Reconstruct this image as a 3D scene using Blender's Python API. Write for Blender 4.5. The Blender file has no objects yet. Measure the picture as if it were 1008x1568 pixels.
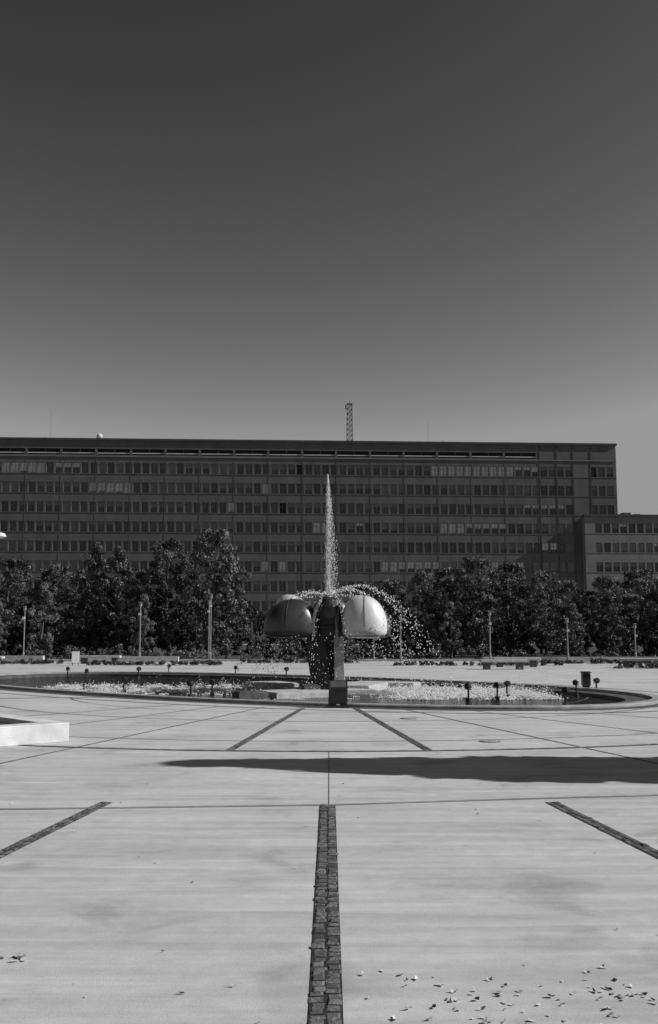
import bpy, math, random
import numpy as np
from mathutils import Vector, Matrix
R=random.Random(7)
scene=bpy.context.scene
scene.view_settings.view_transform='Standard'
scene.view_settings.look='None'
scene.view_settings.exposure=0

# ------------------------------------------------------------ materials
def newmat(name):
    m=bpy.data.materials.new(name); m.use_nodes=True
    nt=m.node_tree; b=nt.nodes['Principled BSDF']
    return m,nt,b
def N(nt,t,**k):
    n=nt.nodes.new(t)
    for a,v in k.items(): setattr(n,a,v)
    return n
def grey(v): return (v,v,v,1)
def noisy(name,lo,hi,scale=3,rough=.8,detail=6,metal=0,bump=0,bscale=40,spec=.3,stretch=None,extra=None):
    m,nt,b=newmat(name)
    tc=N(nt,'ShaderNodeTexCoord'); mp=N(nt,'ShaderNodeMapping')
    nt.links.new(tc.outputs['Object'],mp.inputs[0])
    if stretch: mp.inputs['Scale'].default_value=stretch
    n=N(nt,'ShaderNodeTexNoise'); n.inputs['Scale'].default_value=scale; n.inputs['Detail'].default_value=detail
    nt.links.new(mp.outputs[0],n.inputs['Vector'])
    r=N(nt,'ShaderNodeValToRGB'); r.color_ramp.elements[0].position=.3; r.color_ramp.elements[1].position=.7
    r.color_ramp.elements[0].color=grey(lo); r.color_ramp.elements[1].color=grey(hi)
    nt.links.new(n.outputs['Fac'],r.inputs[0]); nt.links.new(r.outputs[0],b.inputs['Base Color'])
    b.inputs['Roughness'].default_value=rough; b.inputs['Metallic'].default_value=metal
    b.inputs['Specular IOR Level'].default_value=spec
    if bump:
        n2=N(nt,'ShaderNodeTexNoise'); n2.inputs['Scale'].default_value=bscale; n2.inputs['Detail'].default_value=5
        nt.links.new(tc.outputs['Object'],n2.inputs['Vector'])
        bp=N(nt,'ShaderNodeBump'); bp.inputs['Strength'].default_value=bump; bp.inputs['Distance'].default_value=.02
        nt.links.new(n2.outputs['Fac'],bp.inputs['Height']); nt.links.new(bp.outputs[0],b.inputs['Normal'])
    return m

def concrete_ground():
    m,nt,b=newmat('plaza_concrete')
    L=nt.links.new
    tc=N(nt,'ShaderNodeTexCoord')
    def noise(scale,detail,rough=.55,stretch=(1,1,1),dist=0,rot=0):
        mp=N(nt,'ShaderNodeMapping'); mp.inputs['Scale'].default_value=stretch; mp.inputs['Rotation'].default_value=(0,0,rot)
        L(tc.outputs['Object'],mp.inputs[0])
        n=N(nt,'ShaderNodeTexNoise'); n.inputs['Scale'].default_value=scale; n.inputs['Detail'].default_value=detail
        n.inputs['Roughness'].default_value=rough; n.inputs['Distortion'].default_value=dist
        L(mp.outputs[0],n.inputs['Vector']); return n.outputs['Fac']
    def ramp(s,p0,c0,p1,c1):
        r=N(nt,'ShaderNodeMapRange'); r.inputs[1].default_value=p0; r.inputs[2].default_value=p1
        r.inputs[3].default_value=c0; r.inputs[4].default_value=c1; L(s,r.inputs[0]); return r.outputs[0]
    def mul(a,bb):
        x=N(nt,'ShaderNodeMath',operation='MULTIPLY')
        L(a,x.inputs[0]); L(bb,x.inputs[1]); return x.outputs[0]
    base=ramp(noise(.55,6,.6),.3,.42,.7,.52)
    stains=ramp(noise(1.1,4,.55,dist=.6),.27,.74,.42,1.0)
    streak=ramp(noise(1.0,3,.5,(.35,4.5,1),dist=.6,rot=math.radians(5)),.35,.88,.66,1.08)
    streak2=ramp(noise(2.2,3,.5,(.3,5,1),dist=.9,rot=math.radians(-8)),.35,.95,.7,1.05)
    fine=ramp(noise(60,4,.7),.3,.90,.7,1.08)
    mottle=ramp(noise(6,5,.7),.3,.90,.7,1.08)
    pits=ramp(noise(22,3,.6),.22,.7,.33,1.0)
    v=mul(mul(mul(mul(mul(mul(base,stains),streak),fine),pits),streak2),mottle)
    L(v,b.inputs['Base Color'])
    b.inputs['Roughness'].default_value=.85; b.inputs['Specular IOR Level'].default_value=.25
    bp=N(nt,'ShaderNodeBump'); bp.inputs['Strength'].default_value=.28; bp.inputs['Distance'].default_value=.01
    L(noise(90,4,.7),bp.inputs['Height']); L(bp.outputs[0],b.inputs['Normal'])
    return m
M_ground=concrete_ground()
M_sett=noisy('sett_stone',.07,.20,14,.8,bump=.7,bscale=60)
M_bed=noisy('sett_mortar',.015,.04,20,.95)
M_joint=noisy('joint_dark',.04,.22,7,.95)
M_kerb=noisy('kerb_concrete',.32,.5,4,.8,bump=.2)
M_kerbr=noisy('kerb_granite',.2,.36,3,.8,bump=.2)
M_whitec=noisy('white_concrete',.46,.68,2.5,.85,bump=.3)
M_kerbd=noisy('pool_stone_dark',.05,.11,4,.6,bump=.3)
M_wall=noisy('facade_panel',.085,.12,.5,.85,stretch=(1,1,.5))
M_wall2=noisy('facade_panel_light',.14,.19,.6,.85)
M_walld=noisy('facade_panel_dark',.05,.075,.6,.85)
M_roof=noisy('roof_felt',.08,.12,.6,.9)
M_frame=noisy('window_frame',.12,.24,.9,.6)
M_slot=noisy('louvre_dark',.01,.02,1,.9)
M_blind=noisy('blind_grey',.13,.21,.35,.7)
M_blind2=noisy('blind_white',.45,.6,.5,.7)
def glassm(name,c,r):
    m,nt,b=newmat(name); b.inputs['Base Color'].default_value=grey(c); b.inputs['Roughness'].default_value=r
    tc=N(nt,'ShaderNodeTexCoord'); n=N(nt,'ShaderNodeTexNoise'); n.inputs['Scale'].default_value=.8
    nt.links.new(tc.outputs['Object'],n.inputs['Vector'])
    mr=N(nt,'ShaderNodeMapRange'); mr.inputs[3].default_value=c*.6; mr.inputs[4].default_value=c*1.5
    nt.links.new(n.outputs['Fac'],mr.inputs[0]); nt.links.new(mr.outputs[0],b.inputs['Base Color'])
    return m
M_glass=glassm('window_glass',.015,.12)
M_glass2=glassm('window_glass_grey',.045,.2)
M_bark=noisy('bark',.04,.1,12,.9,bump=.5,bscale=25)
M_metal_d=noisy('dark_metal',.025,.05,4,.45,metal=.3)
M_steel=noisy('galvanised_steel',.2,.3,6,.5,metal=.4)
M_lobe_sun=noisy('shell_sun_side',.5,.76,1.6,.34,metal=.1,detail=6,bump=.1,bscale=8,spec=.6)  # pale copy of the shell, sunlight put into its colour
M_lobe_shade=noisy('shell_shade_side',.03,.07,1.8,.36,metal=.2,detail=6,bump=.15,bscale=8,spec=.5)  # dark copy of the same shell, shade put into its colour
M_white=noisy('white_enamel',.5,.65,2,.4)
M_leafdry=noisy('dry_leaf',.3,.65,8,.7)
M_soil=noisy('soil',.03,.06,5,.95,bump=.5)
M_lawn=noisy('lawn',.025,.07,1.2,.95,bump=.5,bscale=12)

def leafmat(name,lo,hi):
    m,nt,b=newmat(name); L=nt.links.new
    tc=N(nt,'ShaderNodeTexCoord'); n=N(nt,'ShaderNodeTexNoise'); n.inputs['Scale'].default_value=1.0; n.inputs['Detail'].default_value=5
    L(tc.outputs['Object'],n.inputs['Vector'])
    mr=N(nt,'ShaderNodeMapRange'); mr.inputs[1].default_value=.36; mr.inputs[2].default_value=.64; mr.inputs[3].default_value=lo; mr.inputs[4].default_value=hi
    L(n.outputs['Fac'],mr.inputs[0]); L(mr.outputs[0],b.inputs['Base Color'])
    b.inputs['Roughness'].default_value=.5; b.inputs['Specular IOR Level'].default_value=.35
    tr=N(nt,'ShaderNodeBsdfTranslucent'); L(mr.outputs[0],tr.inputs['Color'])
    mx=N(nt,'ShaderNodeMixShader'); mx.inputs[0].default_value=.10
    L(b.outputs[0],mx.inputs[1]); L(tr.outputs[0],mx.inputs[2]); L(mx.outputs[0],nt.nodes['Material Output'].inputs[0])
    return m
M_leaf=leafmat('foliage',.03,.12)
M_leafd=leafmat('foliage_dark',.015,.04)
M_leafl=leafmat('foliage_light',.07,.19)

def dropmat():
    m,nt,b=newmat('water_spray'); L=nt.links.new
    b.inputs['Roughness'].default_value=.2
    tc=N(nt,'ShaderNodeTexCoord'); n=N(nt,'ShaderNodeTexNoise'); n.inputs['Scale'].default_value=6
    L(tc.outputs['Object'],n.inputs['Vector'])
    mr=N(nt,'ShaderNodeMapRange'); mr.inputs[3].default_value=.9; mr.inputs[4].default_value=.99
    L(n.outputs['Fac'],mr.inputs[0]); L(mr.outputs[0],b.inputs['Base Color'])
    tr=N(nt,'ShaderNodeBsdfTranslucent'); L(mr.outputs[0],tr.inputs['Color'])
    mx=N(nt,'ShaderNodeMixShader'); mx.inputs[0].default_value=.45
    L(b.outputs[0],mx.inputs[1]); L(tr.outputs[0],mx.inputs[2]); L(mx.outputs[0],nt.nodes['Material Output'].inputs[0])
    return m
M_drop=dropmat()
def watermat():
    m,nt,b=newmat('pool_water'); L=nt.links.new
    b.inputs['Base Color'].default_value=grey(.02); b.inputs['Roughness'].default_value=.08; b.inputs['IOR'].default_value=1.33
    tc=N(nt,'ShaderNodeTexCoord'); n=N(nt,'ShaderNodeTexNoise'); n.inputs['Scale'].default_value=5; n.inputs['Detail'].default_value=6; n.inputs['Roughness'].default_value=.65
    L(tc.outputs['Object'],n.inputs['Vector'])
    bp=N(nt,'ShaderNodeBump'); bp.inputs['Strength'].default_value=1.0; bp.inputs['Distance'].default_value=.09
    L(n.outputs['Fac'],bp.inputs['Height']); L(bp.outputs[0],b.inputs['Normal'])
    return m
M_water=watermat()

# ------------------------------------------------------------ mesh builder
class MB:
    def __init__(s): s.v=[];s.f=[];s.m=[]
    def add(s,vs,fs,mat=0):
        o=len(s.v); s.v+= [tuple(p) for p in vs]
        for f in fs: s.f.append(tuple(i+o for i in f)); s.m.append(mat)
    def box(s,x0,x1,y0,y1,z0,z1,mat=0):
        vs=[(x0,y0,z0),(x1,y0,z0),(x1,y1,z0),(x0,y1,z0),(x0,y0,z1),(x1,y0,z1),(x1,y1,z1),(x0,y1,z1)]
        s.add(vs,[(3,2,1,0),(4,5,6,7),(0,1,5,4),(1,2,6,5),(2,3,7,6),(3,0,4,7)],mat)
    def quad(s,a,b,c,d,mat=0): s.add([a,b,c,d],[(0,1,2,3)],mat)
    def tube(s,pts,rs,n=8,mat=0,cap=True):
        pts=[Vector(p) for p in pts]; vs=[]
        for i,p in enumerate(pts):
            d=(pts[min(i+1,len(pts)-1)]-pts[max(i-1,0)]).normalized()
            a=Vector((0,0,1)) if abs(d.z)<.9 else Vector((1,0,0))
            u=d.cross(a).normalized(); w=d.cross(u)
            for k in range(n):
                t=2*math.pi*k/n; vs.append(p+(u*math.cos(t)+w*math.sin(t))*rs[i])
        fs=[]
        for i in range(len(pts)-1):
            for k in range(n):
                k2=(k+1)%n; fs.append((i*n+k,i*n+k2,(i+1)*n+k2,(i+1)*n+k))
        if cap: fs.append(tuple(range(n))[::-1]); fs.append(tuple((len(pts)-1)*n+k for k in range(n)))
        s.add(vs,fs,mat)
    def obj(s,name,mats,smooth=False,loc=(0,0,0),rot=(0,0,0),parent=None):
        me=bpy.data.meshes.new(name); me.from_pydata(s.v,[],s.f)
        for m in mats: me.materials.append(m)
        me.polygons.foreach_set('material_index',s.m)
        if smooth: me.polygons.foreach_set('use_smooth',[True]*len(s.f))
        me.update()
        o=bpy.data.objects.new(name,me); scene.collection.objects.link(o)
        o.location=loc; o.rotation_euler=rot
        if parent: o.parent=parent
        return o
def empty(name,loc=(0,0,0),rot=(0,0,0)):
    e=bpy.data.objects.new(name,None); scene.collection.objects.link(e); e.location=loc; e.rotation_euler=rot; return e
def npmesh(name,V,F,mats,mi=None,smooth=False):
    me=bpy.data.meshes.new(name); nf,k=F.shape
    me.vertices.add(len(V)); me.vertices.foreach_set('co',V.astype(np.float32).ravel())
    me.loops.add(nf*k); me.loops.foreach_set('vertex_index',F.astype(np.int32).ravel())
    me.polygons.add(nf); me.polygons.foreach_set('loop_start',np.arange(0,nf*k,k,dtype=np.int32))
    me.polygons.foreach_set('loop_total',np.full(nf,k,dtype=np.int32))
    for m in mats: me.materials.append(m)
    if mi is not None: me.polygons.foreach_set('material_index',mi.astype(np.int32))
    if smooth: me.polygons.foreach_set('use_smooth',np.ones(nf,dtype=bool))
    me.update(calc_edges=True); return me
def link(name,me,loc=(0,0,0),rot=(0,0,0),sc=(1,1,1),parent=None):
    o=bpy.data.objects.new(name,me); scene.collection.objects.link(o); o.location=loc; o.rotation_euler=rot; o.scale=sc
    if parent: o.parent=parent
    return o

# ------------------------------------------------------------ world, sun, camera
EL=math.radians(34); AZ=math.radians(95)
w=bpy.data.worlds.new('World'); scene.world=w; w.use_nodes=True
nt=w.node_tree; bg=nt.nodes['Background']
sky=nt.nodes.new('ShaderNodeTexSky'); sky.sky_type='NISHITA'; sky.sun_disc=False
sky.sun_elevation=EL; sky.sun_rotation=AZ; sky.air_density=1.0; sky.dust_density=.35; sky.ozone_density=1.5
# red-filter black-and-white sky: red channel with raised contrast
sep=nt.nodes.new('ShaderNodeSeparateColor'); nt.links.new(sky.outputs[0],sep.inputs[0])
mn=nt.nodes.new('ShaderNodeMath'); mn.operation='MINIMUM'; mn.inputs[1].default_value=2.4
pw=nt.nodes.new('ShaderNodeMath'); pw.operation='POWER'; pw.inputs[1].default_value=2.2
ml=nt.nodes.new('ShaderNodeMath'); ml.operation='MULTIPLY'; ml.inputs[1].default_value=.88
nt.links.new(sep.outputs[0],mn.inputs[0]); nt.links.new(mn.outputs[0],pw.inputs[0]); nt.links.new(pw.outputs[0],ml.inputs[0])
nt.links.new(ml.outputs[0],bg.inputs['Color']); bg.inputs['Strength'].default_value=.052
S=Vector((math.cos(EL)*math.sin(AZ),math.cos(EL)*math.cos(AZ),math.sin(EL)))
sl=bpy.data.lights.new('sun','SUN'); sl.energy=5.0; sl.angle=math.radians(.5); sl.color=(1,1,1)
so=bpy.data.objects.new('sun',sl); scene.collection.objects.link(so); so.rotation_euler=S.to_track_quat('Z','Y').to_euler(); so.location=(30,-5,30)
cam=bpy.data.cameras.new('camera'); co=bpy.data.objects.new('camera',cam); scene.collection.objects.link(co)
co.location=(0,0,1.7); co.rotation_euler=(math.radians(96.96),0,0)
cam.sensor_fit='VERTICAL'; cam.sensor_height=36; cam.lens=35; cam.clip_end=5000; cam.clip_start=.05
scene.camera=co

# ------------------------------------------------------------ ground with pool opening
PC=Vector((-2.7,33.2)); PA=Vector((-.76,.65)).normalized(); PB=Vector((PA.y,-PA.x))
def ell(a,b,n=160,ex=2.2):
    out=[]
    for i in range(n):
        t=2*math.pi*i/n; c=math.cos(t); s_=math.sin(t)
        x=math.copysign(abs(c)**(2/ex),c)*a; y=math.copysign(abs(s_)**(2/ex),s_)*b
        p=PC+PA*x+PB*y; out.append((p.x,p.y))
    return out
a0,b0=13.6,6.3
inner=ell(a0,b0); n=len(inner)
g=MB(); far=[]
for p in inner:
    d=Vector((p[0]-PC.x,p[1]-PC.y)).normalized(); far.append((PC.x+d.x*3000,PC.y+d.y*3000))
mid=ell(a0+25,b0+25)
g.add([(p[0],p[1],0) for p in inner]+[(p[0],p[1],0) for p in mid]+[(p[0],p[1],0) for p in far],
  [((i+1)%n,i,n+i,n+(i+1)%n) for i in range(n)]+[(n+(i+1)%n,n+i,2*n+i,2*n+(i+1)%n) for i in range(n)],0)
ground=g.obj('ground',[M_ground])
pool=empty('fountain_pool')
def rings(name,prof,mat,smooth=False):
    m=MB(); ls=[ell(a0+d,b0+d) for d,z in prof]
    for k in range(len(prof)-1):
        m.add([(p[0],p[1],prof[k][1]) for p in ls[k]]+[(p[0],p[1],prof[k+1][1]) for p in ls[k+1]],[(i,(i+1)%n,n+(i+1)%n,n+i) for i in range(n)],0)
    return m.obj(name,[mat],parent=pool)
rings('kerb',[(-.20,-.5),(-.20,.05),(-.18,.075),(.12,.075),(.14,.05),(.14,.001)],M_kerbr)
rings('dark_ring',[(.15,.006),(.55,.006)],M_kerbd)
rings('outer_ring',[(1.25,.005),(1.36,.005)],M_joint)
rings('inner_ledge',[(-.21,-.5),(-.21,.0),(-.85,.0),(-.85,-.5)],M_kerbd)
fl=MB(); fl.add([(p[0],p[1],-.5) for p in ell(a0,b0)],[tuple(range(n))]); fl.obj('pool_floor',[M_kerbd],parent=pool)
wt=MB(); wt.add([(p[0],p[1],-.1) for p in ell(a0-.8,b0-.8)],[tuple(range(n))]); wt.obj('water',[M_water])
def slab(cx,cy,lx,ly,z0,z1,ang,name='slab',mat=M_kerb):
    m=MB(); b=.03
    m.box(-lx/2,lx/2,-ly/2,ly/2,z0,z1-b,0); m.box(-lx/2+.04,lx/2-.04,-ly/2+.04,ly/2-.04,z1-b,z1,0)
    return m.obj(name,[mat],loc=(cx,cy,0),rot=(0,0,ang),parent=pool)
slab(-1.0,29.2,1.9,1.6,-.5,.06,.5); slab(-1.9,33.0,1.3,1.5,-.5,.12,.5); slab(.9,32.5,1.5,2.6,-.5,.10,-.3)
slab(0,31,2.6,2.2,-.5,.02,.2,'plinth'); slab(1.9,34.0,2.2,1.2,-.5,.08,-.3)
slab(-2.2,28.3,.9,.5,-.5,.10,.5,'block',M_kerbd); slab(-.55,30.0,.5,.4,-.5,.2,.3,'block',M_kerbd)

# ------------------------------------------------------------ joints and sett strips
def strip_mesh(mb,pts,wd,z,mat=0):
    for (a,b) in zip(pts[:-1],pts[1:]):
        a=Vector(a);b=Vector(b); d=(b-a).normalized(); nrm=Vector((-d.y,d.x))*wd/2
        mb.quad((a.x-nrm.x,a.y-nrm.y,z),(b.x-nrm.x,b.y-nrm.y,z),(b.x+nrm.x,b.y+nrm.y,z),(a.x+nrm.x,a.y+nrm.y,z),mat)
def setts(name,a,b,wd,near=False,mat=M_sett):
    a=Vector(a);b=Vector(b); L=(b-a).length; d=(b-a).normalized(); nr=Vector((-d.y,d.x))
    mb=MB(); strip_mesh(mb,[a,b],wd,.004,1)
    for row in (-1,1):
        t=R.random()*.05
        while t<L:
            l=R.uniform(.05,.085) if near else R.uniform(.07,.11)
            ww=wd/2*R.uniform(.76,.98); c0=row*wd/4+R.uniform(-.008,.008)
            sk=R.uniform(-.014,.014); h=R.uniform(.006,.013)
            def P(tt,s_,z): q=a+d*(tt)+nr*s_; return (q.x,q.y,z)
            g_=.006; i_=.012
            low=[(t+g_,c0-ww/2+.003,.0045),(t+l-g_,c0-ww/2+.003,.0045),(t+l-g_+sk,c0+ww/2-.003,.0045),(t+g_+sk,c0+ww/2-.003,.0045)]
            midr=[(q[0]+R.uniform(-.004,.004),q[1]+R.uniform(-.004,.004),h*.7) for q in low]
            top=[(t+g_+i_,c0-ww/2+i_,h+R.uniform(-.003,.003)),(t+l-g_-i_,c0-ww/2+i_,h+R.uniform(-.003,.003)),(t+l-g_-i_+sk,c0+ww/2-i_,h+R.uniform(-.003,.003)),(t+g_+i_+sk,c0+ww/2-i_,h+R.uniform(-.003,.003))]
            vs=[P(*q) for q in low+midr+top]
            fs=[(8,9,10,11)]
            for k in range(4):
                k2=(k+1)%4; fs.append((k,k2,4+k2,4+k)); fs.append((4+k,4+k2,8+k2,8+k))
            mb.add(vs,fs,0 if R.random()<.7 else 2); t+=l
    return mb.obj(name,[mat,M_bed,M_kerbd])
setts('cobble_strip',(-.014,-3),(-.014,10.2),.156,True)
C0=Vector((0,29.0))
def rad(ang,r): return (C0.x+math.sin(ang)*r,C0.y-math.cos(ang)*r)
for s_ in (-1,1):
    a=math.radians(6.9*s_)
    setts('cobble_strip',rad(a,18.75),rad(a,33),.13)
    a=math.radians(5.9*s_)
    setts('cobble_strip',rad(a,5.9),rad(a,14.2),.13)
jm=MB()
for s_ in (-1,1):
    for dg,r1,r2,wd in ((15.5,5.6,18.5,.05),(26,6,14.2,.045),(21,19,34,.08),(38,6,14.2,.04)):
        a=math.radians(dg*s_); strip_mesh(jm,[rad(a,r1),rad(a,r2)],wd,.0045)
for r_,wd in ((14.25,.10),(12.9,.035),(9.3,.04),(7.2,.03)):
    strip_mesh(jm,[rad(math.radians(t),r_) for t in range(-75,76,3)],wd,.0085 if wd>.08 else .0075)
strip_mesh(jm,[(-30,8.0),(-8,9.6),(-3.2,9.95),(0,10.2),(2.2,10.6),(3.5,10.8),(9,11.6),(30,14)],.035,.0095)
strip_mesh(jm,[(0,10.25),(0,14.7)],.008,.004)
strip_mesh(jm,[(-3.0,27.6),(-9,26.6),(-24,24)],.09,.0065); strip_mesh(jm,[(8.6,25.6),(20,27.4)],.09,.0065)
for yy in (49.5,53.5,57.5): strip_mesh(jm,[(-40,yy),(40,yy)],.12,.0105)
jm.obj('paving_joints',[M_joint])
for (x,y) in ((2.55,16.1),(1.6,20.4)):
    m=MB(); m.tube([(0,0,.0),(0,0,.004)],[.17,.17],24,0); m.tube([(0,0,.004),(0,0,.008)],[.14,.135],24,1); m.obj('drain_cover',[M_joint,M_kerbr],loc=(x,y,.004))

# ------------------------------------------------------------ lawn and kerb
lw=MB(); lw.box(-400,400,62,150,.0,.05,0); lw.obj('lawn',[M_lawn])
kb=MB(); kb.box(-60,60,61.7,61.98,0,.14,0); kb.obj('kerb',[M_kerb])

# ------------------------------------------------------------ planter at left
pl=MB()
Lx,Ly=9,3.2
pl.box(-Lx,0,0,.35,0,.30,0); pl.box(-.35,0,.352,Ly,0,.30,0); pl.box(-Lx,-.352,Ly-.35,Ly,0,.30,0); pl.box(-Lx,-Lx+.35,.352,Ly-.352,0,.30,0)
pl.box(-Lx+.352,-.352,.352,Ly-.352,0,.22,1)
po=pl.obj('concrete_planter',[M_whitec,M_soil],loc=(-4.12,16.1,0),rot=(0,0,math.radians(43)))
bv=po.modifiers.new('b','BEVEL'); bv.width=.012; bv.segments=2

# ------------------------------------------------------------ foliage generators
def leafcloud(cent,rad_,per,size,rs,shell=.55):
    C=np.repeat(cent,per,axis=0); r=np.repeat(rad_,per)
    k=len(C); d=rs.normal(size=(k,3)); d/=np.linalg.norm(d,axis=1)[:,None]
    u=rs.rand(k)**(1/3.)*(1-shell)+shell*rs.rand(k)**.3
    P=C+d*(u*r)[:,None]*np.array([1,1,.85])
    a=rs.normal(size=(k,3))+d*1.5; a/=np.linalg.norm(a,axis=1)[:,None]
    b=np.cross(a,rs.normal(size=(k,3))); b/=np.linalg.norm(b,axis=1)[:,None]
    s=(size*rs.uniform(.6,1.3,k))[:,None]
    V=np.stack([P-b*s*.5,P+np.cross(a,b)*s*.28,P+b*s*.5+a*s*.1,P-np.cross(a,b)*s*.28],axis=1).reshape(-1,3)
    F=np.arange(4*k).reshape(-1,4); return V,F
def make_tree(name,H,Rm,zb,shape,seed,nc=75,per=140,leaf=.16,mats=None,dens=1.0):
    rs=np.random.RandomState(seed); rr=random.Random(seed)
    mb=MB(); pts=[(0,0,0)]; x=y=0; rsd=[.16]
    for i in range(1,7):
        x+=rr.uniform(-.12,.12); y+=rr.uniform(-.12,.12); pts.append((x,y,H*.88*i/6)); rsd.append(.15*(1-i/6.6))
    mb.tube(pts,rsd,8,0)
    cents=[];rads=[]
    for i in range(nc):
        t=rs.rand(); z=zb+(H-zb)*t
        Rz=Rm*shape(t)
        a=rs.rand()*2*math.pi; q=Rz*rs.rand()**.38*dens
        cr=rs.uniform(.20,.50)*(Rm/1.7)**.5
        cents.append((math.cos(a)*q+pts[min(6,int(t*6))][0],math.sin(a)*q+pts[min(6,int(t*6))][1],min(z,H-cr*.6))); rads.append(cr)
    for i in range(0,nc,4):
        c=cents[i]; z0=max(.5,c[2]-rr.uniform(.5,1.3)); k=min(5,int(z0/(H*.88)*6)); p=Vector(pts[k]); p.z=z0
        q=Vector(c); m_=(p+q)/2+Vector((0,0,-.1)); mb.tube([p,m_,q],[.05,.035,.012],5,0,False)
    cents=np.array(cents); rads=np.array(rads)
    V,F=leafcloud(cents,rads,per,leaf,rs)
    sel=np.repeat(rs.rand(nc)<.3,per)
    mi=np.where(sel,2,1)
    bv=np.array(mb.v); bfq=np.array([f for f in mb.f if len(f)==4])
    VV=np.vstack([V,bv]); FF=np.vstack([F,bfq+len(V)]); MI=np.concatenate([mi,np.zeros(len(bfq))])
    return npmesh(name,VV,FF,mats or [M_bark,M_leaf,M_leafd],MI)
def sh_round(t): return max(.15,math.sin(math.pi*min(1,(t*.85+.12)))**.6)
def sh_col(t): return (.55+.45*math.sin(math.pi*min(1,t*1.1+.05)))*(1 if t<.75 else max(.15,(1-t)/.25))
def sh_cone(t): return max(.12,(1-t)**.7)*(.6+.4*min(1,t*6))
def sh_low(t): return .95*(1-max(0,t-.55)**2*3.2)
LM=[M_bark,M_leaf,M_leafl]
TV=[make_tree('tr0',7,1.9,.9,sh_round,1,mats=LM),make_tree('tr1',7,1.5,.7,sh_col,2),make_tree('tr2',7,1.9,.7,sh_low,3,nc=85,mats=LM),
    make_tree('tr3',7,1.3,.6,sh_cone,4,nc=60),make_tree('tr4',7,2.1,1.0,sh_round,5,nc=90),
    make_tree('tr5',6,1.2,.4,sh_col,6,nc=55,mats=[M_bark,M_leafl,M_leaf])]
HH=[7,7,7,7,7,6]
def tree(k,x,y,H,wid=1.0,name='broadleaf_tree'):
    s=H/HH[k]; link(name,TV[k],(x,y,0),(0,0,R.uniform(0,6.28)),(s*wid,s*wid,s))
for k,x,y,H,wd in ((4,-22.6,70,7.0,1.1),(0,-20.0,72,6.7,1.1),(5,-18.9,66,5.0,1.0),(0,-17.6,73,6.4,1.0),(1,-16.3,70,8.1,.85),(1,-14.5,69,7.7,.95),(2,-13.2,73,6.3,1.0),
    (4,-11.3,71,8.4,.95),(2,-9.6,73,7.6,.9),(2,-7.9,68,8.7,.85),(1,-6.9,69,7.8,.9),(0,-25.5,71,7,1.1),(2,-28.5,72,7.4,1.1),(4,-32,71,7.2,1.1),(0,-36,74,8,1.1),
    (5,-21.6,65,3.8,1.0),(5,-12.3,66,4.3,.9),
    (2,4.6,73,5.6,1.0),(0,6.9,71,6.1,1.0),(4,9.0,73,6.5,1.0),(2,10.6,71,7.1,1.0),(4,12.9,72,6.8,1.0),(0,15.1,70,6.1,1.0),(2,17.4,72,5.5,1.0),(0,20,71,5.8,1.1),(4,22.7,72,6.3,1.1),
    (2,26,71,6.4,1.1),(0,29.5,72,6.8,1.1),(4,33,72,7,1.1),(5,8.0,66,3.8,.9),(5,16.2,66,3.7,.9),(3,19.2,68,4.3,1.2)):
    tree(k,x,y,H,wd)
for i,x in enumerate(np.arange(-46,46,2.9)):
    if -7.5<x<3.0: continue
    tree([2,4,4][i%3],x+R.uniform(-.6,.6),81+R.uniform(-2,3),R.uniform(5.0,6.2),1.1)
rs=np.random.RandomState(77)
def bushrow(name,x0,x1,y,hmin,hmax,dens,leaf,mats,per=90,depth=1.6):
    k=int((x1-x0)*dens); c=np.column_stack([rs.uniform(x0,x1,k),y+rs.uniform(-depth/2,depth/2,k),np.zeros(k)])
    hh=hmin+(hmax-hmin)*(.5+.5*np.sin(c[:,0]*1.3)*np.sin(c[:,0]*.47+1)); c[:,2]=rs.rand(k)*hh
    V,F=leafcloud(c,rs.uniform(.25,.5,k)*(hmax/2.5)**.5,per,leaf,rs); V[:,2]=np.maximum(V[:,2],.02)
    link(name,npmesh(name,V,F,mats,(np.repeat(rs.rand(k)<.4,per)*1)))
bushrow('hedge',-45,45,77.5,2.0,3.6,9,.24,[M_leafd,M_leafd],depth=2)  # hedge in the gap; elsewhere dark leaves added for shade under the crowns
bushrow('hedge',-32,-4.5,64.6,.35,1.0,7,.13,[M_leafl,M_leaf],per=70,depth=1.5)
bushrow('hedge',3,32,64.8,.3,.9,6,.13,[M_leafd,M_leaf],per=70,depth=1.5)
bushrow('hedge',-5,3,66,.5,1.5,9,.15,[M_leafd,M_leaf],per=80,depth=2)
for (x0,x1,y,h_) in ((-24,-15,56.5,.3),(-13,-5.5,54.5,.25),(-5,2,58.5,.4),(3.5,12.5,54,.25),(12,24,57,.3),(14,22,49.5,.25)):  # low dark leaves laid in as the shadow bands of the hedges
    bushrow('shade_band_planting',x0,x1,y,.1,h_,14,.09,[M_leafd,M_leaf],per=60,depth=1.6)

cy=make_tree('cyp',8.2,1.05,1.2,sh_cone,21,nc=230,per=200,leaf=.18,dens=.9)
cy2=make_tree('cyp2',7.6,1.15,1.0,sh_col,22,nc=260,per=200,leaf=.18,dens=.9)
link('broadleaf_tree',cy,(10.2,12.4,0)); link('broadleaf_tree',cy2,(9.4,12.4,0),(0,0,2)); link('broadleaf_tree',cy2,(11.8,12.1,0),(0,0,4),(1.1,1.1,1.1)); link('broadleaf_tree',cy2,(13.8,12.0,0),(0,0,1),(1.1,1.1,1.15))

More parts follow.
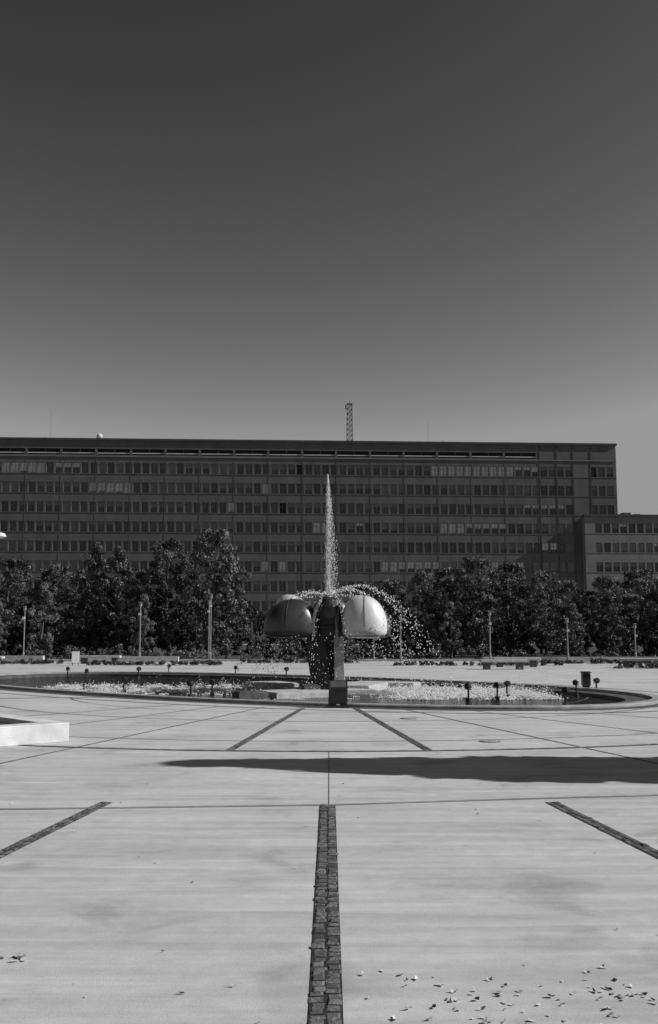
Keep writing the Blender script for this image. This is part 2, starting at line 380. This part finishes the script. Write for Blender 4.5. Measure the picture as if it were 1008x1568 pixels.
# ------------------------------------------------------------ main building
bl=empty('office_building',(48.5,166,0),(0,0,math.radians(3.07)))
WM=[M_wall,M_walld,M_frame,M_glass,M_glass2,M_blind,M_blind2,M_slot,M_wall2,M_roof]
def facade(mb,x0,x1,yf,rows,pitch,ww,wh,zt,wall,blanks=(),bright=.06,seed=1,bright_runs=()):
    rr=random.Random(seed); prev=0
    rows=sorted(rows)
    for ri,zc in enumerate(rows):
        mb.box(x0,x1,yf,yf+.35,prev+.004,zc-wh/2,wall)
        mb.box(x0,x1,yf-.05,yf-.003,zc-wh/2-.12,zc-wh/2-.04,wall)
        prev=zc+wh/2
        k=0
        nx=int((x1-x0)/pitch); off=(x1-x0-nx*pitch)/2
        edges=x0; wins=[]
        for k in range(nx):
            a=x0+off+k*pitch+(pitch-ww)/2; b=a+ww
            if any(p<=(a+b)/2<=q for p,q in blanks): continue
            mb.box(edges,a,yf,yf+.35,zc-wh/2+.002,zc+wh/2-.002,wall); edges=b; wins.append((a,b,k))
        mb.box(edges,x1,yf,yf+.35,zc-wh/2+.002,zc+wh/2-.002,wall)
        z0=zc-wh/2; z1=zc+wh/2; run=0
        for a,b,k in wins:
            g_=yf+.24; gm=3 if rr.random()<.65 else 4
            mb.quad((a,g_,z0),(b,g_,z0),(b,g_,z1),(a,g_,z1),gm)
            fy0,fy1=yf+.15,yf+.22; t=.06
            mb.box(a,b,fy0,fy1,z0,z0+t,2); mb.box(a,b,fy0,fy1,z1-t,z1,2)
            mb.box(a,a+t,fy0,fy1,z0+t,z1-t,2); mb.box(b-t,b,fy0,fy1,z0+t,z1-t,2)
            mb.box((a+b)/2-.03,(a+b)/2+.03,fy0+.01,fy1-.01,z0+t,z1-t,2)
            if rr.random()<.55: mb.box(a+t,(a+b)/2-.03,fy0+.01,fy1-.01,z0+wh*.62,z0+wh*.62+.06,2)
            if run<=0 and rr.random()<.25: run=rr.randint(1,5); rt=5 if rr.random()<.88 else 6; rh=rr.choice([.35,.5,.7,1,1])
            isb=any(r0==ri and p<=(a+b)/2<=q for r0,p,q in bright_runs)
            if isb and rr.random()<.85: mb.quad((a,g_-.01,z0+wh*.05),(b,g_-.01,z0+wh*.05),(b,g_-.01,z1),(a,g_-.01,z1),6)
            elif run>0:
                run-=1; h_=rh*rr.uniform(.85,1)
                mb.quad((a,g_-.01,z1-wh*h_),(b,g_-.01,z1-wh*h_),(b,g_-.01,z1),(a,g_-.01,z1),rt)
            elif rr.random()<bright: 
                h_=rr.choice([.3,.5,1,1])
                mb.quad((a,g_-.01,z1-wh*h_),(b,g_-.01,z1-wh*h_),(b,g_-.01,z1),(a,g_-.01,z1),6 if rr.random()<.5 else 5)
            elif rr.random()<.03:
                mb.quad((a,g_-.01,z0),(b,g_-.01,z0),(b,g_-.01,z1),(a,g_-.01,z1),7)
    mb.box(x0,x1,yf,yf+.35,prev+.004,zt,wall)
rows=[28.7-3.22*i for i in range(9)]
mb=MB(); LL=-135.0
facade(mb,LL,0,0,rows,1.412,1.14,1.75,30.9,0,blanks=((-7.4,-4.4),),bright=.08,bright_runs=((8,-31,-17.5),(5,-30,-26),(3,-40,-37)),seed=5)
bay=5.648; x=-13.3
mb.box(LL,0,0,.35,31.9,33.3,0)
mb.box(-13.3,0,0,.35,30.902,31.898,0)
while x>LL:
    a=max(LL,x-bay)
    mb.box(x-.38,x,0,.35,30.902,31.898,0)
    mb.quad((a,.3,30.9),(x-.38,.3,30.9),(x-.38,.3,31.9),(a,.3,31.9),7)
    mb.box(a+.01,x-.39,.10,.2,31.12,31.27,6)
    mb.box((a+x)/2-.06,(a+x)/2+.06,.12,.22,31.3,31.88,0)
    x-=bay
x=-13.3
while x>LL:
    mb.box(x-.20,x-.12,-.03,-.003,.1,30.5,0); x-=bay
mb.box(LL,0,-.12,-.003,30.55,30.72,8)
mb.box(LL-.2,.2,-.25,.6,33.302,33.62,1)
for xx in (-13.1,-10.2,-7.4,-4.4): mb.box(xx-.1,xx+.1,-.05,-.003,.1,33.25,1)
mb.box(LL,0,.37,17.5,0,33.2,0)
mb.box(LL,0,.65,17,33.2,33.4,9)
for i in range(16):
    xx=R.uniform(LL+5,-3); mb.box(xx,xx+R.uniform(.5,3),3,6,33.4,33.4+R.uniform(.3,.6),1)
mb.obj('main_block',WM,parent=bl)
mb=MB()
wr=[z for z in rows if z<20]
facade(mb,-6.2,45,-1.6,wr,1.412,1.14,1.6,21.0,8,blanks=((-6.3,-4.2),),seed=9,bright=.2)
mb.box(-6.4,45.2,-1.85,-1.0,21.002,21.35,1)
mb.box(-6.2,45,-1.24,-.01,0,20.9,8); mb.box(.01,45,.01,15,0,20.9,8); mb.box(-6.1,45,-1.0,-.02,20.9,21.1,9)
mb.box(1.2,2.6,1,2.4,20.9,22.0,1); mb.box(3.2,4.2,1,2.4,20.9,21.8,2)
mb.obj('wing',WM,parent=bl)
mm=MB(); wd=.5
for sx in (-1,1):
    for sy in (-1,1): mm.tube([(sx*wd,sy*wd,0),(sx*wd*.85,sy*wd*.85,8.2)],[.055,.05],5,0)
for i in range(9):
    hz=8.2/9; z=i*hz; s1=wd*(1-.15*z/8.2)
    for sy in (-1,1):
        mm.tube([(-s1,sy*s1,z),(s1,sy*s1,z+hz)],[.035,.035],4,0,False)
        mm.tube([(-s1,sy*s1,z),(s1,sy*s1,z)],[.035,.035],4,0,False)
    mm.tube([(s1,-s1,z),(-s1,-s1,z+hz)],[.035,.035],4,0,False)
mm.box(-.5,.5,-.5,.5,8.2,8.26,0); mm.tube([(0,0,8.26),(0,0,8.9)],[.03,.02],5,0); mm.box(-.75,-.6,-.6,-.45,7.2,8.0,0)
mm.obj('radio_mast',[M_metal_d],loc=(3.6,171,33.4))
for (x,y,h) in ((-46.5,163.5,6),(-47.4,163.5,1.2),(19.5,168,1.4),(17,168,4.8),(44.5,169,1.0)):
    m=MB(); m.tube([(0,0,0),(0,0,h)],[.03,.015],5,0); m.tube([(-.25,0,h*.8),(.25,0,h*.8)],[.015,.015],4,0); m.obj('roof_antenna',[M_steel],loc=(x,y,33.3))
m=MB(); m.tube([(0,0,0),(0,0,.7)],[.08,.08],8,0); m.tube([(0,0,.6),(0,0,.75),(0,0,1.1),(0,0,1.35),(0,0,1.45)],[.3,.5,.52,.35,.08],14,1); m.obj('satellite_dome',[M_steel,M_white],smooth=True,loc=(-38.2,163,33.3))

# ------------------------------------------------------------ fountain sculpture
F=empty('fountain_sculpture',(0,31,0))
def lobe(cx,cy,cz,a,b,zt,zb_,ang,mat,name='shell_lobe',ex=3.6,sk=.22,q=.10,ribs=(0,)):
    m=MB(); nu,nv=48,30; vs=[]
    def sp(c,e): return math.copysign(abs(c)**(2/e),c)
    def pt(th,ph):
        cp=sp(math.cos(ph),ex if ph<0 else 2.6); z=sp(math.sin(ph),ex if ph<0 else 2.2)*(zt if ph>0 else zb_)
        x=sp(math.cos(th),2.3)*cp*a; y=sp(math.sin(th),2.3)*cp*b*(1-.15*sp(math.cos(th),2.3)*cp)
        if z>0: z*=1-sk*(x/a)-q*(x/a)**2
        return (x,y,z)
    for j in range(nv+1):
        ph=-math.pi/2+math.pi*j/nv
        for i in range(nu): vs.append(pt(2*math.pi*i/nu,ph))
    fs=[(j*nu+i,j*nu+(i+1)%nu,(j+1)*nu+(i+1)%nu,(j+1)*nu+i) for j in range(nv) for i in range(nu)]
    m.add(vs,fs,0)
    for r0 in ribs:
        pts=[]
        for k in range(33):
            t=math.pi*k/32; p=pt(r0,t) if t<=math.pi/2 else pt(r0+math.pi,math.pi-t); pts.append((p[0]*1.003,p[1]*1.003,p[2]*1.005))
        m.tube(pts,[.011]*33,6,1)
    pts=[]
    for k in range(41):
        p=pt(2*math.pi*k/40,-.75); pts.append((p[0]*1.002,p[1]*1.002,p[2]))
    m.tube(pts,[.02]*41,6,1)
    return m.obj(name,[mat,M_metal_d],smooth=True,loc=(cx,cy,cz),rot=(0,0,ang),parent=F)
lobe(1.08,-.40,1.90,.70,.64,.96,.34,math.radians(-18),M_lobe_sun,sk=.10,ribs=(math.pi/2+.2,))
lobe(-1.18,-.38,1.88,.84,.66,.86,.32,math.radians(196),M_lobe_shade,sk=.12,ribs=(0,math.pi/2-.3))
lobe(1.30,.72,1.86,.66,.66,.78,.32,math.radians(30),M_lobe_shade)
lobe(-1.22,.85,1.92,.62,.6,1.02,.32,math.radians(150),M_lobe_sun,sk=-.05)
lobe(.05,1.25,1.88,.6,.7,.95,.32,math.radians(90),M_lobe_shade)
h=MB()
h.tube([(0,0,1.2),(0,0,1.5),(0,0,2.5),(0,0,2.75),(0,0,2.82)],[.3,.42,.42,.3,.2],20,0)
h.box(-.28,.30,-.62,-.35,1.62,2.45,0)
h.tube([(.02,-.75,2.35),(.02,-.3,2.35)],[.16,.16],14,1); h.tube([(.02,-.79,2.35),(.02,-.75,2.35)],[.2,.2],14,0)
h.tube([(-.25,-.66,1.9),(.4,-.66,1.9)],[.07,.07],10,0); h.tube([(-.2,-.62,2.1),(-.2,-.62,1.3)],[.05,.05],8,0)
h.tube([(.24,-.62,2.3),(.24,-.7,1.8),(.24,-.5,1.3)],[.06,.06,.06],8,1)
h.tube([(0,0,2.8),(0,0,2.95)],[.12,.08],12,1)
h.obj('hub',[M_metal_d,M_steel],parent=F)
def fin(x0,z0,x1,z1,y,th,mat):
    m=MB(); k=12; pv=[]
    for i in range(k+1):
        t=i/k; pv.append((x0+(x1-x0)*t-.10*math.sin(t*math.pi),z0+(z1-z0)*t))
    for (a,b) in zip(pv[:-1],pv[1:]):
        m.add([(a[0],y-.3,a[1]),(a[0]+th,y-.3,a[1]),(b[0]+th,y-.3,b[1]),(b[0],y-.3,b[1]),(a[0],y+.3,a[1]),(a[0]+th,y+.3,a[1]),(b[0]+th,y+.3,b[1]),(b[0],y+.3,b[1])],
          [(0,1,2,3),(7,6,5,4),(1,5,6,2),(4,0,3,7)],0)
    return m.obj('fin',[mat],smooth=False,parent=F)
fin(-.50,1.62,-.30,2.74,-.5,.10,M_steel); fin(.34,1.6,.30,2.6,-.45,.05,M_metal_d); fin(-.36,1.62,-.20,2.6,-.5,.04,M_metal_d)
def blade(prof,y0,y1,mat,name):
    m=MB(); k=len(prof)
    vs=[]
    for (xl,xr,z) in prof: vs+=[(xl,y0,z),(xr,y0,z),(xr,y1,z),(xl,y1,z)]
    fs=[(0,1,2,3)[::-1],tuple((k-1)*4+i for i in range(4))]
    for j in range(k-1):
        for i in range(4):
            i2=(i+1)%4; fs.append((j*4+i,j*4+i2,(j+1)*4+i2,(j+1)*4+i))
    m.add(vs,fs,0); o=m.obj(name,[mat],parent=F); b=o.modifiers.new('b','BEVEL'); b.width=.02; b.segments=2; return o
blade([(-.30,.02,-.4),(-.42,.02,.1),(-.58,.0,.5),(-.66,-.06,1.0),(-.70,-.1,1.62)],-.5,-.1,M_metal_d,'leg')
blade([(.16,.48,-.4),(.16,.48,.3),(.16,.46,1.0),(.14,.44,1.62)],-.55,-.15,M_kerb,'leg')
blade([(-.25,.2,-.4),(-.25,.2,1.62)],.2,.6,M_metal_d,'leg')
blade([(-.09,.10,-.4),(-.09,.10,1.62)],-.3,.1,M_metal_d,'leg')

# ------------------------------------------------------------ water jets
def drops(name,P,sz,st,parent=None):
    k=len(P); D=np.array([[1,0,0],[-1,0,0],[0,1,0],[0,-1,0],[0,0,1],[0,0,-1]],float)
    s=np.stack([sz,sz,sz*st],axis=1)
    V=(P[:,None,:]+D[None]*s[:,None,:]).reshape(-1,3)
    f=np.array([[0,2,4],[2,1,4],[1,3,4],[3,0,4],[2,0,5],[1,2,5],[3,1,5],[0,3,5]])
    Fc=(np.arange(k)[:,None,None]*6+f[None]).reshape(-1,3)
    link(name,npmesh(name,V,Fc,[M_drop],smooth=True),parent=parent)
rs=np.random.RandomState(5)
k=5600; t=rs.rand(k)**1.1
z=2.95+t*3.72
wv=.12*(1-t)**.5+.015
x=rs.normal(size=k)*wv*.33; y=31+rs.normal(size=k)*wv*.33
side=rs.rand(k)<.42; x=np.where(side,x+rs.uniform(-.04,.27,k)*np.minimum(1,(1-t)*1.5),x)
Pj=np.column_stack([x-.04,y,z]); drops('water_jet',Pj,np.where(side,rs.uniform(.003,.008,k),rs.uniform(.004,.010,k)),rs.uniform(1.5,5,k))
k=700; d=rs.normal(size=(k,3)); d/=np.linalg.norm(d,axis=1)[:,None]
Pf=np.array([.05,31,2.86])+d*np.array([.2,.2,.2])*(rs.rand(k)**.4)[:,None]; drops('water_jet',Pf,rs.uniform(.010,.025,k),np.ones(k))
PP=[];SZ=[]
for (az,vh,vz,nd,z0) in ((175,2.1,2.0,200,2.75),(185,1.7,2.4,150,2.75),(160,2.3,1.6,90,2.75),(200,2.6,2.0,200,2.75),(5,1.6,2.6,140,2.75),(-8,2.6,2.3,260,2.8),(12,3.0,2.2,200,2.8),(-20,3.7,2.6,260,2.8),(-14,3.2,2.7,240,2.8),(30,2.4,2.0,90,2.7),(-35,2.6,2.0,100,2.7),(182,3.1,1.9,260,2.8),(192,2.7,1.7,220,2.8),(255,2.2,2.0,90,2.75),(290,2.0,2.0,90,2.75)):
    for i in range(nd):
        tt=rs.rand()*( (vz+math.sqrt(vz*vz+2*9.8*(z0+.1)))/9.8 ); a=math.radians(az)+rs.normal()*.02
        v=vh*(1+rs.normal()*.02); u=tt*v; zz=z0+vz*tt-4.9*tt*tt; sp=.01+.05*tt
        PP.append((math.cos(a)*u+rs.normal()*sp,31+math.sin(a)*u+rs.normal()*sp,zz+rs.normal()*sp)); SZ.append(rs.uniform(.007,.017))
for i in range(900):
    a=rs.rand()*6.28; r_=rs.uniform(.8,2.5); PP.append((math.cos(a)*r_,31+math.sin(a)*r_,rs.uniform(-.1,1.7))); SZ.append(rs.uniform(.005,.012))
drops('water_spray',np.array(PP),np.array(SZ),rs.uniform(1,2.5,len(PP)))
def inpool(x,y,mrg=1.0):
    rel=np.column_stack([x-PC.x,y-PC.y]); u=rel@np.array(PA); v_=rel@np.array(PB)
    return ((np.abs(u)/(a0-mrg))**2.2+(np.abs(v_)/(b0-mrg))**2.2)<1
def splash_glitter(x0,x1,y0,y1,nclump,per,cr,s0,s1,hz):  # white drops for splashes, also standing in for sun glitter on the water
    cx=rs.uniform(x0,x1,nclump); cyy=rs.uniform(y0,y1,nclump); w_=rs.rand(nclump)**2*.8+.2
    x=np.repeat(cx,per)+rs.normal(size=nclump*per)*np.repeat(cr*w_,per)*1.4; y=np.repeat(cyy,per)+rs.normal(size=nclump*per)*np.repeat(cr*w_,per)*.6
    z=-.1+np.abs(rs.normal(size=len(x)))*hz*np.repeat(w_,per)*rs.rand(len(x))
    m=inpool(x,y); return np.column_stack([x,y,z])[m],rs.uniform(s0,s1,len(x))[m]
A,sa=splash_glitter(2.0,6.4,27.6,33.4,340,60,.17,.010,.026,.12)
A2,sa2=splash_glitter(2.2,6.4,27.6,33.2,40,150,.09,.006,.018,.4)
B,sb=splash_glitter(-9.5,-2.0,29.8,35.5,230,40,.15,.008,.022,.10)
B2,sb2=splash_glitter(-7,-2.6,31,35,14,120,.09,.006,.016,.3)
C,sc_=splash_glitter(-1.8,2.2,27.7,33,60,30,.15,.006,.016,.06)
al=[A,A2,B,B2,C]
drops('foam_and_glitter',np.vstack(al),np.concatenate([sa,sa2,sb,sb2,sc_]),np.full(sum(len(q) for q in al),1.0))  # splash drops double as the sun sparkle, modelled as white specks

# ------------------------------------------------------------ pool spotlights
def spot(x,y,h=.36):
    m=MB(); m.tube([(0,0,-.4),(0,0,h*.7)],[.03,.025],8,0); m.tube([(-.0,-.08,h*.85),(0,.08,h*.85)],[.075,.055],12,0); m.tube([(0,-.095,h*.85),(0,-.08,h*.85)],[.065,.08],12,0)
    m.box(-.09,.09,-.02,.02,h*.62,h*.68,0); m.box(-.06,.06,-.06,.06,-.12,.0,0)
    m.tube([(0,0,h*.9),(0,0,h*1.08)],[.02,.015],6,0)
    m.obj('pool_spotlight',[M_metal_d,M_steel],loc=(x,y,0),rot=(0,0,R.uniform(-.8,.8)))
for x,y in ((-6.3,31),(-3.9,28.5),(-3.4,29.4),(3.7,26.8),(4.6,27.6),(5.0,28.4),(5.9,25.2),(7.1,29.0),(8.0,30.2),(-9.2,38.2),(-7.6,40.2),(-10.5,40.5),(-7.0,44.0),(-3.9,42),(-1.7,40.1)): spot(x,y)
m=MB(); m.add([(-.22,0,0),(.22,0,0),(.22,.22,0),(-.22,.22,0),(-.2,.02,.45),(.23,.02,.45),(.23,.2,.62),(-.2,.2,.62)],[(3,2,1,0),(4,5,6,7),(0,1,5,4),(1,2,6,5),(2,3,7,6),(3,0,4,7)],0)
m.box(-.26,.26,-.05,.28,0,.05,0); m.box(-.17,.18,-.004,.012,.12,.36,0)
m.add([(-.16,.045,.475),(.19,.045,.475),(.19,.175,.6),(-.16,.175,.6)],[(0,1,2,3)],1); m.box(-.03,.05,-.01,-.003,.06,.085,2)
m.obj('information_plinth',[M_metal_d,M_kerbd,M_white],loc=(.2,23.3,0))
m=MB(); m.box(-.12,.12,-.12,.12,.07,.46,0); m.box(-.14,.14,-.14,.14,.47,.51,0); m.box(-.09,.09,-.09,.09,.0,.07,1); m.box(-.08,.08,-.13,-.122,.33,.42,1)
m.obj('litter_bin',[M_metal_d,M_slot],loc=(8.1,31.8,.0))
def bench(x,y,l,rot=0):
    m=MB(); m.box(-l/2,l/2,-.25,.25,.34,.46,0)
    for s_ in (-1,1): m.box(s_*l*.36-.15,s_*l*.36+.15,-.2,.2,0,.34,1)
    o=m.obj('stone_bench',[M_kerb,M_kerbd],loc=(x,y,0),rot=(0,0,rot)); b=o.modifiers.new('b','BEVEL'); b.width=.015
for x,y,l,r_ in ((8.3,48,2.2,.05),(9.6,51.5,2.4,0),(-19,55,2.4,0),(-13,57,2.4,0),(15.8,50.5,2.4,-.1)): bench(x,y,l,r_)
lwl=MB(); lwl.box(-30,-16.5,58,58.4,0,.42,0); lwl.box(9,24,58.6,59,0,.34,0); lwl.box(-15,-9,60,60.4,0,.34,0); lwl.obj('low_wall',[M_kerb])
m=MB(); m.box(-.2,.2,-.02,.02,.15,.75,0); m.box(-.18,-.13,.025,.07,0,.7,1); m.box(.13,.18,.025,.07,0,.7,1); m.obj('notice_board',[M_white,M_steel],loc=(-13.6,54,0),rot=(0,0,.3))
def lamp(x,y,h):
    m=MB(); m.tube([(0,0,0),(0,0,.5),(0,0,.55),(0,0,h)],[.07,.065,.045,.035],10,0)
    m.tube([(0,0,h),(0,0,h+.05),(0,0,h+.2),(0,0,h+.26)],[.06,.09,.09,.05],12,0); m.tube([(0,0,h+.26),(0,0,h+.30)],[.15,.05],12,0)
    m.tube([(0,0,h-.5),(0,-.16,h-.42)],[.03,.03],6,0); m.box(-.07,.07,-.26,-.14,h-.5,h-.36,1)
    m.obj('street_lamp',[M_steel,M_white],smooth=False,loc=(x,y,0))
for x,y,h in ((-19.0,62.5,3.1),(-11.4,60.5,3.3),(-7.2,61,3.8),(-7.55,63,3.5),(4.35,61,2.5),(2.8,63,2.4),(9.3,58,2.7),(13.9,58.5,2.3),(18.3,60,2.0),(-27,61,3.3),(26,60,2.6)): lamp(x,y,h)
m=MB(); m.tube([(0,0,0),(0,0,1),(0,0,5.4)],[.11,.08,.06],10,0); m.tube([(0,0,5.35),(.4,0,5.6),(.75,0,5.65)],[.05,.045,.04],8,0)
m.tube([(.75,0,5.52),(.75,0,5.58),(.75,0,5.7),(.75,0,5.76)],[.14,.27,.22,.06],18,1); m.obj('plaza_lamp',[M_steel,M_white],loc=(-14.05,40,0))

# ------------------------------------------------------------ fallen leaves
def leaves(name,pts,mats):
    m=MB()
    for (x,y,s_) in pts:
        a=R.uniform(0,6.28); c,sn=math.cos(a),math.sin(a); cu=R.uniform(.2,.7)*s_; wv=s_*R.uniform(.35,.6)
        loc=[(-s_/2,0,cu*.6),(-s_*.2,-wv/2,cu*R.random()*.6),(s_*.2,-wv/2*.9,cu*.2*R.random()),(s_/2,0,cu*R.random()),(s_*.2,wv/2,cu*R.random()),(-s_*.2,wv/2,cu*.3),(0,0,.003)]
        vs=[(x+p[0]*c-p[1]*sn,y+p[0]*sn+p[1]*c,.003+p[2]) for p in loc]
        m.add(vs,[(6,0,1),(6,1,2),(6,2,3),(6,3,4),(6,4,5),(6,5,0)],0 if R.random()<.8 else 1)
    m.obj(name,mats)
pts=[]
for i in range(56):
    pts.append((R.uniform(.12,1.0)+R.random()**2*.6,R.uniform(4.3,5.3),R.uniform(.022,.045)))
for i in range(24): pts.append((R.gauss(1.4,.12),R.gauss(5.0,.14),R.uniform(.025,.05)))
for i in range(18): pts.append((R.gauss(.85,.14),R.gauss(4.65,.12),R.uniform(.025,.05)))
for i in range(80): pts.append((R.uniform(-3.5,3.5),R.uniform(4.4,12),R.uniform(.018,.036)))
for i in range(8): pts.append((-1.62+R.gauss(0,.035),5.5+R.gauss(0,.03),R.uniform(.04,.07)))
for i in range(70): pts.append((R.uniform(-9,9),R.uniform(12,24),R.uniform(.02,.05)))
leaves('fallen_leaves',pts,[M_leafdry,M_leafd])
